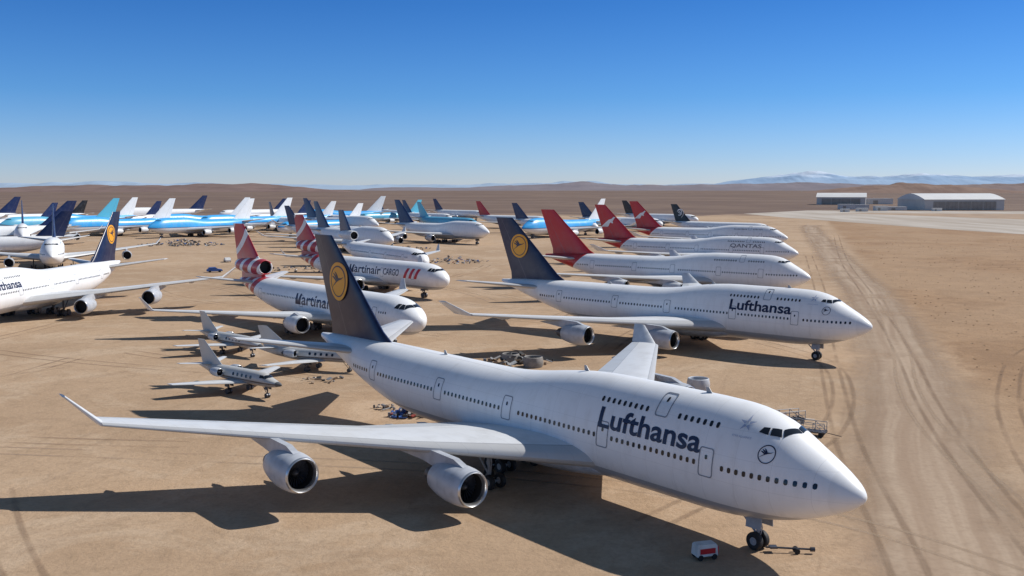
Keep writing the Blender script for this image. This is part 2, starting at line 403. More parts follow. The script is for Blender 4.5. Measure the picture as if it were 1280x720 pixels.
def pylon_mesh(T,y,es,ez,sc):
    w=T['wing']; le=interp(w,y,1); wz=interp(w,y,2); ch=interp(w,y,3)
    P=[(es+.9*sc,ez+1.42*sc),(es+2.2*sc,ez+1.85*sc),(le+.05*ch,wz+.05),(le+.3*ch,wz-.02*ch),(le+.62*ch,wz-.08*ch),(es+6.2*sc,ez+.95*sc),(es+4.8*sc,ez+.75*sc),(es+4.2*sc,ez+.9*sc)]
    b=MB();n=len(P);cx=sum(p[0] for p in P)/n;cz=sum(p[1] for p in P)/n
    R=[]
    for k,f in((-.26,.9),(-.1,1),(.1,1),(.26,.9)):
        R.append([(-(cx+(p[0]-cx)*f),k*sc if abs(k)>.2 else k*2.6*sc,cz+(p[1]-cz)*f) for p in P])
    b.loft(R); return b.mesh('pylon',ang=50)
G747='four-engined airliners parked in the desert yard'
def make_plane(ty,liv,x,y,hd,label,detail=1,group=None,deco=None,cat='airplane',name='airliner',scale=1.0):
    T=TY[ty];F=T['fus']
    root=bpy.data.objects.new(name,None); COL.objects.link(root); root.empty_display_size=3
    root.location=(x,y,0); root.rotation_euler=(0,0,math.radians(hd)); root.scale=(scale,)*3; tag(root,label,cat,group)
    low=detail<2
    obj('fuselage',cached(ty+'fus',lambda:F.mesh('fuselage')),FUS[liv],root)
    for sg in(-1,1):
        wg=obj('wing',cached((ty,'wing',sg),lambda:wing_mesh('wing',T['wing'],sg)),WING,root)
        if T['winglet']: obj('winglet',cached((ty,'wl',sg),lambda:winglet_mesh('winglet',*T['winglet'],sg)),ENGW,wg)
        def fl(yy):
            b=MB(); te=interp(T['wing'],yy,1)+interp(T['wing'],yy,3); z=interp(T['wing'],yy,2); L=interp(T['wing'],yy,3)*.33
            b.revx([(-L,.02),(-L*.7,.2),(-L*.2,.32),(L*.3,.25),(L*.55,.02)],12,(-te+.3,sg*yy,z-.38)); return b.mesh('flap_fairing')
        if detail:
            for yy in T['flaps']: obj('flap_fairing',cached((ty,'fl',sg,yy),lambda:fl(yy)),WING,wg)
        obj('tailplane',cached((ty,'tail',sg),lambda:wing_mesh('tailplane',T['tail'],sg)),WING,root)
        for (ey,es,ez,sc) in T['eng']:
            add_engine(root,(-es,sg*ey,ez),sc,ENG if liv in('lh','wh','jt') else ENGW,low)
            if ty=='jet':
                def pj():
                    b=MB();b.box((-(es+1),sg*.85,ez),(1.1,.5,.12));return b.mesh('pylon')
                obj('engine_pylon',cached((ty,'py',sg,ey),pj),ENG,root)
            else: obj('engine_pylon',cached((ty,'py',ey),lambda:pylon_mesh(T,ey,es,ez,sc)),ENG,root,(0,sg*ey,0))
    obj('tail_fin',cached(ty+'fin',lambda:wing_mesh('tail_fin',T['fin'],1,True)),FIN[liv],root)
    if T['fair'] :
        a,b_,ww,zb=T['fair']
        def ff():
            b=MB();R=[]
            for i in range(15):
                t=i/14;s=a+(b_-a)*t;k=max(.02,math.sin(math.pi*t))**.45
                R.append([(-s,ww*k*math.cos(q),2.9+(2.9-zb)*k*math.sin(q)) for q in [2*math.pi*j/28 for j in range(28)]])
            b.loft(R);return b.mesh('belly_fairing')
        obj('belly_fairing',cached(ty+'fair',ff),ENG,root)
    if detail>=2:
        for i,s_ in enumerate((12.0,24.5,44.0)):
            def an():
                z=F.zt(s_)-.03;b=MB();b.loft([[(-s_,-.03,z),(-s_-.55,-.03,z),(-s_-.6,-.02,z+.42),(-s_-.35,-.02,z+.42)],[(-s_,.03,z),(-s_-.55,.03,z),(-s_-.6,.02,z+.42),(-s_-.35,.02,z+.42)]]);return b.mesh('antenna',smooth=False)
            obj('antenna',cached(('an',i),an),STRUT,root)
    if ty=='trijet':
        def tn():
            b=MB();b.revx([(48.9,1.18),(48.75,1.28),(48.8,1.38),(49.2,1.46),(51,1.55),(55,1.5),(58,1.25),(59.4,1.02),(59.4,.92),(58.5,.9)],32,(0,0,9.75));return b.mesh('tail_engine')
        te=obj('tail_engine',cached('tn',tn),FUS['mp'] if liv=='mp' else ENGW,root)
        def td():
            b=MB();b.revx([(48.9,1.17),(50.2,1.2),(50.3,.01)],28,(0,0,9.75));b.revx([(58.6,.89),(58.6,.01)],24,(0,0,9.75));return b.mesh('intake_duct')
        obj('intake_duct',cached('td',td),BLACK,te)
        def tp():
            b=MB();b.loft([[(-49.6,.5,7.6),(-49.6,-.5,7.6),(-49.9,-.3,8.6),(-49.9,.3,8.6)],[(-53,.7,7.4),(-53,-.7,7.4),(-53,-.6,8.5),(-53,.6,8.5)],[(-58,.25,7.1),(-58,-.25,7.1),(-58,-.2,8.9),(-58,.2,8.9)]]);return b.mesh('engine_pylon')
        obj('engine_pylon',cached('tpy',tp),FIN['qf'] if liv=='mp' else ENGW,root)
    r=T['wr']
    if ty=='jet':
        add_gear(root,T['ng'],0,1.2,.24,False,low,'nose_gear')
        for sg in(-1,1): add_gear(root,T['mg'][0][0],sg*T['mg'][0][1],1.2,r,False,low,'main_gear')
    else:
        add_gear(root,T['ng'],0,2.45,r,False,low,'nose_gear')
        for (s,yy) in T['mg']:
            for sg in((-1,1) if yy>.1 else (1,)): add_gear(root,s,sg*yy,2.6 if yy<4 else 3.6,r,True,low,'main_gear')
    # cockpit glazing
    def pane(c,sg):
        b=MB();n=6;vs=[]
        (s0,t0),(s1,t1),(s2,t2),(s3,t3)=c
        for i in range(n+1):
            for j in range(n+1):
                u=i/n;v=j/n
                s_=(s0*(1-u)+s1*u)*(1-v)+(s3*(1-u)+s2*u)*v; t_=(t0*(1-u)+t1*u)*(1-v)+(t3*(1-u)+t2*u)*v
                yy,zz=F.pt(s_,t_,.03); vs.append((-s_,sg*yy,zz))
        b.add(vs,[(i*(n+1)+j,i*(n+1)+j+1,(i+1)*(n+1)+j+1,(i+1)*(n+1)+j) for i in range(n) for j in range(n)])
        return b.mesh('cockpit_window')
    H=math.radians(89.0)
    if ty=='jumbo': C=[[(4.56,H),(5.06,None,8.40),(5.34,None,8.80),(4.95,H)],[(5.16,None,8.41),(5.85,None,8.47),(5.97,None,8.86),(5.44,None,8.82)],[(5.97,None,8.48),(6.6,None,8.58),(6.45,None,8.87),(6.07,None,8.87)]]
    elif ty=='jet': C=[[(1.75,H),(2.0,None,2.02),(2.35,None,2.28),(2.2,H)],[(2.05,None,2.02),(2.8,None,2.06),(2.9,None,2.32),(2.42,None,2.3)]]
    else: C=[[(1.85,H),(2.3,None,6.15),(2.8,None,6.75),(2.5,H)],[(2.37,None,6.15),(3.2,None,6.2),(3.3,None,6.88),(2.87,None,6.79)],[(3.28,None,6.22),(4.1,None,6.3),(3.9,None,6.93),(3.38,None,6.90)]]
    for sg in(-1,1):
        for i,c in enumerate(C):
            cc=[(p[0],p[1] if p[1] is not None else F.th(p[0],p[2])) for p in c]
            obj('cockpit_window',cached((ty,'cw',i,sg),lambda:pane(cc,sg)),GLASS,root)
    # cabin windows
    pos=[]
    st={'jet':.75}.get(ty,.56)
    for rows,z in((T['wins'],T['winz']),(T['upwins'],8.55)):
        for a,b_ in rows:
            k=int((b_-a)/st)
            pos+=[(a+i*st,z) for i in range(k+1)]
    ww,wh=(.32,.32) if ty=='jet' else (.25,.36)
    def wm(ps,sg,nm): return decal(nm,[rrect(a,z,ww,wh,.1,2) for a,z in ps],lambda a,b:F.side(a,b,sg,.02))
    nowin=deco and 'nowin' in deco
    if detail>=2 and not nowin:
        for i,p in enumerate(pos[:100]): obj('cabin_window',cached((ty,'w1',i),lambda:wm([p],-1,'cabin_window')),GLASS,root)
        o=obj('cabin_window_row',cached((ty,'wr'),lambda:wm(pos,1,'cabin_window_row')),GLASS,root); o['kind']='stuff'
    elif not nowin and detail:
        for sg in(-1,1):
            o=obj('cabin_window_row',cached((ty,'wr1',sg),lambda:wm(pos,sg,'cabin_window_row')),GLASS,root); o['kind']='stuff'
    # doors
    if ty!='jet' and detail:
        D=[(9.9,6.1),(19.75,6.1),(31.2,6.1),(41.2,6.1),(53.0,6.1)] if ty=='jumbo' else [(8.5,5.2),(19.8,5.2),(30.8,5.2),(46,5.3)]
        if ty=='jumbo': D.append((14.6,9.0))
        for sg in(-1,1):
            for i,(a,z) in enumerate(D):
                h=1.95 if z<8 else 1.5
                def dm():
                    return decal('cabin_door',outline(rrect(a,z,1.2,h,.2),rrect(a,z,1.06,h-.14,.16)),lambda p,q:F.side(p,q,sg,.022),None,.2)
                d=obj('cabin_door',cached((ty,'d',i,sg),dm),LINE,root)
                if detail>=2:
                    obj('door_window',cached((ty,'dw',i,sg),lambda:decal('door_window',[rrect(a,z+.35,.2,.3,.08,2)],lambda p,q:F.side(p,q,sg,.022))),GLASS,d)
    # lettering and emblems
    fs=T['fin']
    def finmap(sg,off):
        def f(s,z):
            le=interp(fs,z,1);c=interp(fs,z,3);tc=interp(fs,z,4);u=min(max((s-le)/c,0),1)
            return (-s,sg*(foil(u,tc)*1.15*c*.95+off),z)
        return f
    def word(key,txt,s_a,s_b,z0,h,sg,mat,bold=.018,nm='lettering',lm=False):
        if sg<0: mp=lambda a,b:F.side(s_a-a,z0+b,-1,.025)
        else: mp=lambda a,b:F.side(s_b+a,z0+b,1,.025)
        return obj(nm,cached((ty,key,sg),lambda:text_mesh(nm,txt,s_a-s_b,h,mp,bold=bold,lead_m=lm)),mat,root)
    for sg in(-1,1):
        if deco and 'lh' in deco:
            word('lh','Lufthansa',20.3,10.5,6.55,1.5,sg,INK,.022)
            cx,cz=64.3,14.1
            obj('fin_emblem_disc',cached(('fd',sg),lambda:decal('d',disc(cx,cz,2.12),finmap(sg,.03),.4,.5)),YEL,root)
            obj('fin_emblem_ring',cached(('fr',sg),lambda:decal('d',ring2(cx,cz,1.6,1.74),finmap(sg,.05),.4,.5)),INK,root)
            obj('fin_emblem_bird',cached(('fb',sg),lambda:decal('d',bird(cx,cz,1.5,-1),finmap(sg,.05),.4,.5)),INK,root)
            mp=lambda a,b:F.side(a,b,sg,.025)
            obj('nose_emblem_ring',cached(('nr',sg),lambda:decal('d',ring2(5.6,7.4,.50,.56),mp,.2,.15)),INK,root)
            obj('nose_emblem_bird',cached(('nb',sg),lambda:decal('d',bird(5.6,7.4,.47,-1),mp,.2,.15)),INK,root)
            def star():
                P=[]
                for i in range(5):
                    a=math.pi/2+2*math.pi*i/5; q=lambda r,t:(7.6+r*math.cos(t)*1.0,8.95+r*math.sin(t)*.85)
                    P.append([q(.58,a),q(.2,a+.55),q(.12,a),q(.2,a-.55)])
                return decal('d',P,mp,.2,.1)
            obj('alliance_star',cached(('st',sg),star),FADE,root)
            word('sa','STAR ALLIANCE',8.3,6.9,8.1,.13,sg,FADE,0,'alliance_lettering')
        if deco and 'qf' in deco: word('qf','QANTAS',20.1,10.2,6.6,1.3,sg,GREYI,.01)
        if deco and 'roo' in deco:
            R=[[(-1.0,-.1),(-.35,.35),(.25,.5),(.75,.85),(1.0,.72),(.8,.55),(.5,.1),(.62,-.15),(.4,-.2),(.1,-.05),(-.1,-.2),(-.35,-.65),(-.6,-.75),(-.4,-.35),(-.45,-.05),(-1.9,-.75)]]
            obj('fin_emblem',cached(('roo',sg),lambda:decal('d',[[(63.9-x*1.9,13.4+y*2.1) for x,y in p] for p in R],finmap(sg,.05),.4,.5)),WHITEI,root)
        if deco and 'koru' in deco:
            cx,cz=53.2,12.2
            obj('fin_emblem',cached(('koru',sg),lambda:decal('d',ring2(cx,cz,1.2,1.6,24,20,300)+ring2(cx,cz-.2,.35,.8,16,0,250)+ring2(cx-.2,cz-.5,2.1,2.35,20,60,240),finmap(sg,.05),.4,.5)),WHITEI,root)
        if deco and 'mp' in deco: word('mp','Martinair',32.6,20.2,4.6,1.8,sg,INK,.014,lm=True)
        if deco and 'cargo' in deco:
            word('cg','CARGO',19.2,13.4,4.7,1.5,sg,INK,.012)
            ch=[]
            for i in range(3):
                a=11.8-i*1.9; ch.append([(a,4.4),(a-.95,4.4),(a-2.0,6.6),(a-1.05,6.6)])
            obj('chevrons',cached(('ch',sg),lambda:decal('d',ch,lambda a,b:F.side(a,b,sg,.025),None,.2)),REDI,root)
    return root
# ---- the fleet
make_plane('jumbo','lh',21.6,58.9,-51,'large white four-engined airliner with navy fin and yellow disc',2,G747,['lh'])
make_plane('jumbo','lh',49.3,134.4,-42,'white four-engined airliner with navy fin parked beside the dirt road',2,G747,['lh'])
make_plane('jumbo','lh',-92.6,158.6,268,'white four-engined airliner with navy fin and yellow disc on sand',1,G747,['lh'])
make_plane('jumbo','qf',63.4,209.6,-37,'white four-engined airliner with plain red tail and no lettering',1,G747,[])
make_plane('jumbo','qf',83.6,288.9,-37,'white four-engined airliner with red tail and grey lettering',1,G747,['qf','roo'])
make_plane('jumbo','qf',105.8,380,-37,'white four-engined airliner with red tail and white emblem',1,G747,['roo'])
make_plane('twin','nz',124,474,-45,'white airliner with black tail fin and white swirl',1,'twin-engined airliners parked in the desert yard',['koru'])
make_plane('jumbo','wh',-128,275,-66,'all-white four-engined airliner facing nose on',1,G747)
G3='three-engined airliners parked in the desert yard'
make_plane('trijet','mp',-13.4,147,-48.5,'white three-engined airliner with red and white tail and navy lettering',1,G3,['mp'])
make_plane('trijet','mp',-14.1,214.9,-46,'white three-engined freighter with red slanted stripes and navy lettering',1,G3,['mp','cargo','nowin'])
make_plane('trijet','wh',-23.5,268.9,-58,'white three-engined airliner with dark blue tail fin',1,G3)
GJ='small business jets parked on the sand'
for (x,y,h) in((-26.4,112,-40),(-19.0,129,-20),(-35.5,140,-42)):
    make_plane('jet','jt',x,y,h,'small cream business jet with swept fin on bare sand',1,GJ,name='business_jet',cat='airplane',scale=1.15)
far=[('jumbo','kl',-227,495,235),('jumbo','kl',-205,560,232),('jumbo','bl',-262,505,235),('jumbo','wh',-250,400,215),
 ('twin','wh',-290,520,240),('twin','nz',-330,640,230),('twin','kl',-155,600,225),('jumbo','kl',-150,690,215),('twin','wh',-120,560,-60),
 ('twin','wh',-62,430,-40),('jumbo','wh',-70,520,-45),('twin','bl',-20,560,-50),('jumbo','wh',-44,365,-55),('twin','qf',22,600,-40),('twin','wh',45,520,-40),
 ('jumbo','kl',5,480,-130),('twin','wh',85,560,-40),('jumbo','wh',-300,760,220),('twin','wh',-230,780,220),('twin','wh',-80,760,-60),('twin','nz',120,640,-40),('jumbo','wh',-380,620,225),
 ('twin','wh',-210,330,200),('jumbo','kl',-178,485,238),('jumbo','kl',-172,540,235),('twin','kl',-118,500,232),('twin','wh',-262,600,235),
 ('jumbo','kl',-270,560,238),('twin','wh',-175,640,232),('twin','wh',-100,620,-50),('jumbo','wh',-195,395,-64),('twin','bl',-105,680,228),('twin','wh',-40,660,-50),('twin','wh',-22,760,-45),('jumbo','wh',-10,430,-48)]
for ty,lv,x,y,h in far:
    lb={'kl':'sky blue and white airliner with white fin','bl':'teal and white airliner with teal fin','wh':'white airliner with dark blue fin','nz':'white airliner with black fin','qf':'white airliner with red tail'}[lv]
    make_plane(ty,lv,x,y,h,lb+' on sand',0,'airliners in the outer storage rows')
# ---------------------------------------------------------------- ground
def ground_mat():
    k=NT('desert_ground',.95,0,.15); o=k.coord(); x=k.xyz(o)
    n1=k.noise(o,.012,6,.62,.6); n2=k.noise(o,.09,6,.68,.8); n3=k.noise(o,2.5,5,.75); n4=k.noise(o,.45,5,.7)
    sand=k.mix(k.ramp(n1,.38,.62),(.47,.33,.215),(.375,.255,.16))
    sand=k.mix(k.m('MULTIPLY',k.ramp(n2,.46,.64),.55),sand,(.54,.41,.29))
    sand=k.mix(k.m('MULTIPLY',k.ramp(n4,.48,.68),.42),sand,(.29,.20,.125))
    sand=k.mix(k.m('MULTIPLY',k.ramp(n3,.42,.7),.36),sand,(.26,.175,.11))
    for ang,sc_,am in((-72,.9,.32),(-50,.6,.24),(20,.5,.18)):
        r=k.t.nodes.new('ShaderNodeVectorRotate'); r.rotation_type='Z_AXIS'; r.inputs['Angle'].default_value=math.radians(ang); k.t.links.new(o,r.inputs['Vector'])
        y=k.xyz(r.outputs[0]); st=k.comb(k.m('MULTIPLY',y[0],.02),k.m('ADD',k.m('MULTIPLY',y[1],sc_),k.m('MULTIPLY',n1,6.0)),0.0)
        sand=k.mix(k.m('MULTIPLY',k.ramp(k.noise(st,1.0,4,.6),.54,.72),am),sand,(.30,.205,.135))
    edge=k.m('SUBTRACT',x[0],k.m('ADD',k.m('MULTIPLY',x[1],.288),22.0))
    edge=k.m('ADD',edge,k.m('MULTIPLY',k.m('SUBTRACT',n2,.5),12.0))
    m1=k.ramp(edge,-3.0,4.0)
    yy=k.m('ADD',x[1],k.m('MULTIPLY',k.m('SUBTRACT',n1,.5),500.0)); m2=k.ramp(yy,820.0,1000.0)
    sc=k.mix(k.ramp(n2,.38,.64),(.39,.245,.14),(.30,.185,.105))
    sc=k.mix(k.m('MULTIPLY',k.ramp(n1,.42,.58),.5),sc,(.45,.31,.195))
    sc=k.mix(k.m('MULTIPLY',k.ramp(n4,.48,.7),.4),sc,(.20,.13,.075))
    sc=k.mix(k.m('MULTIPLY',k.ramp(n3,.42,.66),.5),sc,(.20,.13,.078))
    fr=k.mix(k.ramp(k.noise(o,.002,5,.6),.35,.65),(.16,.11,.085),(.22,.155,.115))
    fr=k.mix(k.m('MULTIPLY',k.ramp(n1,.45,.6),.5),fr,(.125,.085,.07))
    c=k.mix(m1,sand,sc); c=k.mix(m2,c,fr)
    k.bump(k.m('ADD',n3,k.m('MULTIPLY',n4,2.0)),.5,.15)
    return k.col(c)
b=MB(); b.add([(-60000,-300,0),(60000,-300,0),(60000,70000,0),(-60000,70000,0)],[(0,1,2,3)])
g=obj('ground',b.mesh('ground',smooth=False),ground_mat()); g['kind']='structure'
def strip(name,pts,width,z,mat):
    P=[Vector((p[0],p[1],0)) for p in pts]; C=[]
    for i in range(len(P)-1):
        p0=P[max(i-1,0)];p1=P[i];p2=P[i+1];p3=P[min(i+2,len(P)-1)]
        for j in range(8):
            t=j/8; C.append(.5*((2*p1)+(p2-p0)*t+(2*p0-5*p1+4*p2-p3)*t*t+(3*p1-p0-3*p2+p3)*t**3))
    C.append(P[-1]); b=MB();L=0;vs=[];uv=[]
    for i,c in enumerate(C):
        d=(C[min(i+1,len(C)-1)]-C[max(i-1,0)]).normalized(); n=Vector((-d.y,d.x,0))
        w=width(i/(len(C)-1)) if callable(width) else width
        if i: L+=(c-C[i-1]).length
        for q in(-.5,.5): vs.append(c+n*w*q+Vector((0,0,z))); uv.append((q+.5,L))
    b.add(vs,[(2*i,2*i+1,2*i+3,2*i+2) for i in range(len(C)-1)],uv)
    o=obj(name,b.mesh(name,smooth=False),mat); o['kind']='structure'; return o
def track_mat(name,ca,cb,alpha,lanes,soft=.14,patch=(.2,.5)):
    k=NT(name,.95,0,.15); u=k.xyz(k.coord('UV')); o=k.coord()
    n=k.noise(o,.2,5,.6); e=k.m('SUBTRACT',.5,k.m('ABSOLUTE',k.m('SUBTRACT',u[0],.5)))
    a=k.ramp(k.m('ADD',e,k.m('MULTIPLY',k.m('SUBTRACT',n,.5),.28)),.0,soft)
    wob=k.m('ADD',u[0],k.m('MULTIPLY',k.m('SUBTRACT',k.noise(o,.03,3,.5),.5),.25))
    st=k.comb(k.m('MULTIPLY',wob,lanes),k.m('MULTIPLY',u[1],.012),0.0)
    s=k.noise(st,1.0,3,.6)
    c=k.mix(k.ramp(s,.35,.65),ca,cb); c=k.mix(k.m('MULTIPLY',k.ramp(k.noise(o,1.8,4,.7),.4,.7),.3),c,(.24,.165,.115))
    k.col(c)
    al=k.m('MULTIPLY',a,k.m('MULTIPLY',alpha,k.ramp(k.noise(o,.06,4,.6),*patch)))
    k.put(k.b.inputs['Alpha'],al); return k.mat
RM=track_mat('packed_dirt',(.48,.365,.265),(.37,.265,.185),.9,9,.4)
strip('dirt_road',[(24,40),(28,57),(31.5,70),(37,88),(46,112),(58,148),(79,216),(113,345),(181,600),(203,670)],lambda t:17.5 if t<.5 else 16,.004,RM)
TM=track_mat('tyre_track_dirt',(.25,.17,.115),(.31,.215,.145),.36,3,.4,(.35,.6))
TP=track_mat('tyre_track_pale',(.48,.365,.26),(.42,.31,.22),.5,3,.4,(.35,.6))
def pair(pts,w,g,mat,z=.008):
    P=[Vector(p) for p in pts]
    for q in(-.5,.5):
        R=[]
        for i,p in enumerate(P):
            d=(P[min(i+1,len(P)-1)]-P[max(i-1,0)]).normalized(); R.append((p.x-d.y*g*q,p.y+d.x*g*q))
        strip('tyre_track',R,w,z,mat)
for i,(pts,mt) in enumerate((([(30,40),(34,57),(39,80),(47,110),(58,145),(80,220),(114,340),(170,520)],TM),([(34,40),(39,60),(47,88),(60,118),(80,150),(120,190)],TM),
  ([(20,45),(25,60),(31.5,90),(39,118),(51,160),(72,230),(108,360)],TM),([(36,40),(37,60),(40,84),(44,104),(50,124),(60,152),(84,228)],TP),
  ([(-70,240),(-40,200),(-5,185),(20,175),(45,178),(70,200)],TM),([(10,70),(20,82),(31,96),(40,118),(44,140),(38,160)],TM),([(-60,92),(-30,88),(-5,84),(20,74),(32,60),(36,44)],TP))):
    pair(pts,.75,2.3,mt,.008+.001*i)
random.seed(21)
for i in range(26):
    x,y=random.uniform(-90,35),random.uniform(72,300); a=math.radians(random.choice((-50,-45,130,75,60,-20))+random.uniform(-15,15)); cu=random.uniform(-.012,.012)
    P=[];
    for j in range(7): P.append((x,y)); x+=math.cos(a)*9;y+=math.sin(a)*9;a+=cu*9
    pair(P,.7,2.2,random.choice((TM,TM,TP)),.016+.0006*i)
def poly_sheet(name,pts,z,mat):
    b=MB()
    b.add([(p[0],p[1],z) for p in pts],[tuple(range(len(pts)))])
    o=obj(name,b.mesh(name,smooth=False),mat); o['kind']='structure'; return o
def conc():
    k=NT('concrete_apron',.9,0,.2); o=k.coord(); x=k.xyz(o)
    st=k.comb(k.m('MULTIPLY',x[0],.03),k.m('MULTIPLY',x[1],.004),0.0)
    c=k.mix(k.ramp(k.noise(st,1.5,5,.6),.35,.65),(.50,.45,.39),(.36,.30,.24))
    c=k.mix(k.m('MULTIPLY',k.ramp(k.noise(o,.01,5,.6),.4,.65),.6),c,(.42,.36,.30))
    return k.col(c)
CM=conc()
poly_sheet('runway',[(228,980),(234,840),(262,600),(292,440),(900,250),(1500,500),(900,1010),(335,1130)],.035,CM)
poly_sheet('sand_median',[(330,1010),(420,760),(800,560),(1300,600),(820,900)],.041,simple('median_sand',(.38,.26,.165),.95,0,.15,.05))
# scrub
def scrub():
    b=MB()
    for i in range(2200):
        y=60+random.random()**1.6*420; x=22+.288*y+3+random.random()**1.1*(40+y*.35)
        r=random.uniform(.06,.2)*(1+y/700); h=r*random.uniform(.4,.8)
        for j in range(9):
            a=random.random()*6.28; q=r*random.uniform(.3,1)
            px,py=x+math.cos(a)*q*.5,y+math.sin(a)*q*.5
            b.add([(px-.3*r,py,0),(px+.3*r,py+.1*r,0),(px+math.cos(a)*q,py+math.sin(a)*q,h*random.uniform(.5,1))],[(0,1,2)])
    return b.mesh('scrub',smooth=False)
o=obj('desert_scrub',scrub(),simple('dry_scrub',(.32,.23,.14),.9,0,.2,.5)); o['kind']='stuff'; tag(o,'low dry brown scrub scattered over the desert beside the road','scrub')
# ---------------------------------------------------------------- hills
def ridge(name,x0,x1,y,depth,hfun,mat,nx=260,ny=14,seed=0,rough=.55):
    vs=[];fs=[]
    for j in range(ny):
        v=j/(ny-1)
        for i in range(nx):
            u=i/(nx-1); X=x0+(x1-x0)*u; Y=y+depth*v
            prof=math.sin(math.pi*min(v*1.0,1))**.8 if 0<v<1 else 0
            nn=noise.fractal(Vector((X/depth*1.6+seed,Y/depth*2.2,seed)),.9,2.1,6)
            vs.append((X,Y,-5+max(0,hfun(u)*(1+rough*nn))*prof*(1+.25*noise.noise(Vector((X/depth*6,Y/depth*6,2+seed))))))
    for j in range(ny-1):
        for i in range(nx-1): a=j*nx+i; fs.append((a,a+1,a+nx+1,a+nx))
    b=MB(); b.add(vs,fs); o=obj(name,b.mesh(name,smooth=False),mat); o['kind']='structure'; return o
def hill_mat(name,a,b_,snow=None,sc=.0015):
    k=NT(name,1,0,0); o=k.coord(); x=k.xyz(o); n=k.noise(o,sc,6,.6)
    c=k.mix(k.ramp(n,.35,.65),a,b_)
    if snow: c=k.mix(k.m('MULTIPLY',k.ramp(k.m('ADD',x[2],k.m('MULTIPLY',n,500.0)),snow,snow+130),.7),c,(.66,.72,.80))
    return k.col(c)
bump=lambda u,c,w:math.exp(-((u-c)/w)**2)
ridge('mountains',5600,21000,30000,7000,lambda u:(410+70*bump(u,.3,.1)+90*bump(u,.55,.12))*min(1,u*4.5)**.9,hill_mat('haze_tinted_blue_mountain',(.27,.38,.53),(.33,.44,.58),630,.0007),seed=3,rough=.42,ny=22,nx=420)  # aerial haze is painted in as the blue base colour, snow on top
ridge('mountains',-26000,9000,38000,6000,lambda u:200+90*bump(u,.3,.1)+80*bump(u,.8,.1),hill_mat('haze_tinted_mountain',(.30,.39,.50),(.34,.43,.54),None,.0004),seed=9)  # distance haze put into this range's pale blue-grey colour
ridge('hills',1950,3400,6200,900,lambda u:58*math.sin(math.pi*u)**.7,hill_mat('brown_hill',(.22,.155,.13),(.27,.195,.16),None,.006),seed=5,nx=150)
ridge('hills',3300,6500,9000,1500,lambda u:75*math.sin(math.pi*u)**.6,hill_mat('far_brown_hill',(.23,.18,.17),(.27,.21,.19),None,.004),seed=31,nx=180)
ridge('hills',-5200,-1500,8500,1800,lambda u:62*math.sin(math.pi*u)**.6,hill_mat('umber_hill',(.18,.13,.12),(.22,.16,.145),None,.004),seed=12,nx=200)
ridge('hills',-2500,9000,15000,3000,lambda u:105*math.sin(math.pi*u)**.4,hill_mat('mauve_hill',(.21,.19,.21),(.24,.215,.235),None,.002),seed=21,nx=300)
# ---------------------------------------------------------------- hangars
HW=simple('hangar_cladding',(.66,.62,.56),.6,0,.05,.1); HR=simple('hangar_roof',(.70,.69,.67),.5,0,.04,.05); HD=simple('hangar_door',(.42,.37,.31),.7,0,.1,.2); HS=simple('small_building_wall',(.72,.70,.66),.7)
def hangar(x,y,w,d,h,rz,label,nd=5):
    r=bpy.data.objects.new('hangar',None);COL.objects.link(r);r.location=(x,y,0);r.rotation_euler=(0,0,rz);tag(r,label,'hangar','hangars beside the runway')
    b=MB();b.box((0,0,h*.32),(w,d,h*.64));obj('wall',b.mesh('wall',smooth=False),HW,r)
    b=MB();n=10;P=[(-w/2-1,h*.64)]+[(-w/2-1+(w+2)*i/n,h*.64+.2+h*.36*(1-abs(2*i/n-1)**1.6)) for i in range(n+1)]+[(w/2+1,h*.64)]
    b.loft([[(q2,p*d/w,q) for p,q in P] for q2 in(-w/2-1,w/2+1)]);obj('roof',b.mesh('roof',smooth=False),HR,r)
    for i in range(nd):
        b=MB();ww=w*.8/nd;cx=-w*.4+ww*(i+.5);b.box((cx,-d/2-.2,h*.27),(ww*.94,.4,h*.52))
        for q in range(3): b.box((cx-ww*.3+ww*.3*q,-d/2-.5,h*.27),(.4,.3,h*.5))
        obj('hangar_door',b.mesh('hangar_door',smooth=False),HD,r)
    return r
hangar(515,1170,98,60,19,math.radians(8),'big pale metal hangar with tall brown sliding doors')
hangar(520,1570,72,66,18,math.radians(-20),'pale hangar with shallow arched roof and brown doors',4)
for i,(x,y,w,d,h) in enumerate([(415,1120,14,8,5),(440,1140,22,9,4),(400,1190,18,9,6),(590,1600,40,14,9),(425,1230,30,10,5),(380,1080,12,5,3.5),(355,1060,9,4,3),(470,1100,10,4,3)]):
    r=bpy.data.objects.new('service_building',None);COL.objects.link(r);r.location=(x,y,0);tag(r,'small white flat-roofed service building near the hangars','building','service buildings near the hangars')
    b=MB();b.box((0,0,h/2),(w,d,h));obj('wall',b.mesh('w',smooth=False),HS,r)
    b=MB();b.box((0,0,h+.15),(w+.6,d+.6,.3));obj('roof',b.mesh('r',smooth=False),HR,r)
    b=MB();b.box((-w*.2,-d/2-.05,h*.35),(w*.2,.12,h*.65));obj('door',b.mesh('d',smooth=False),HD,r)
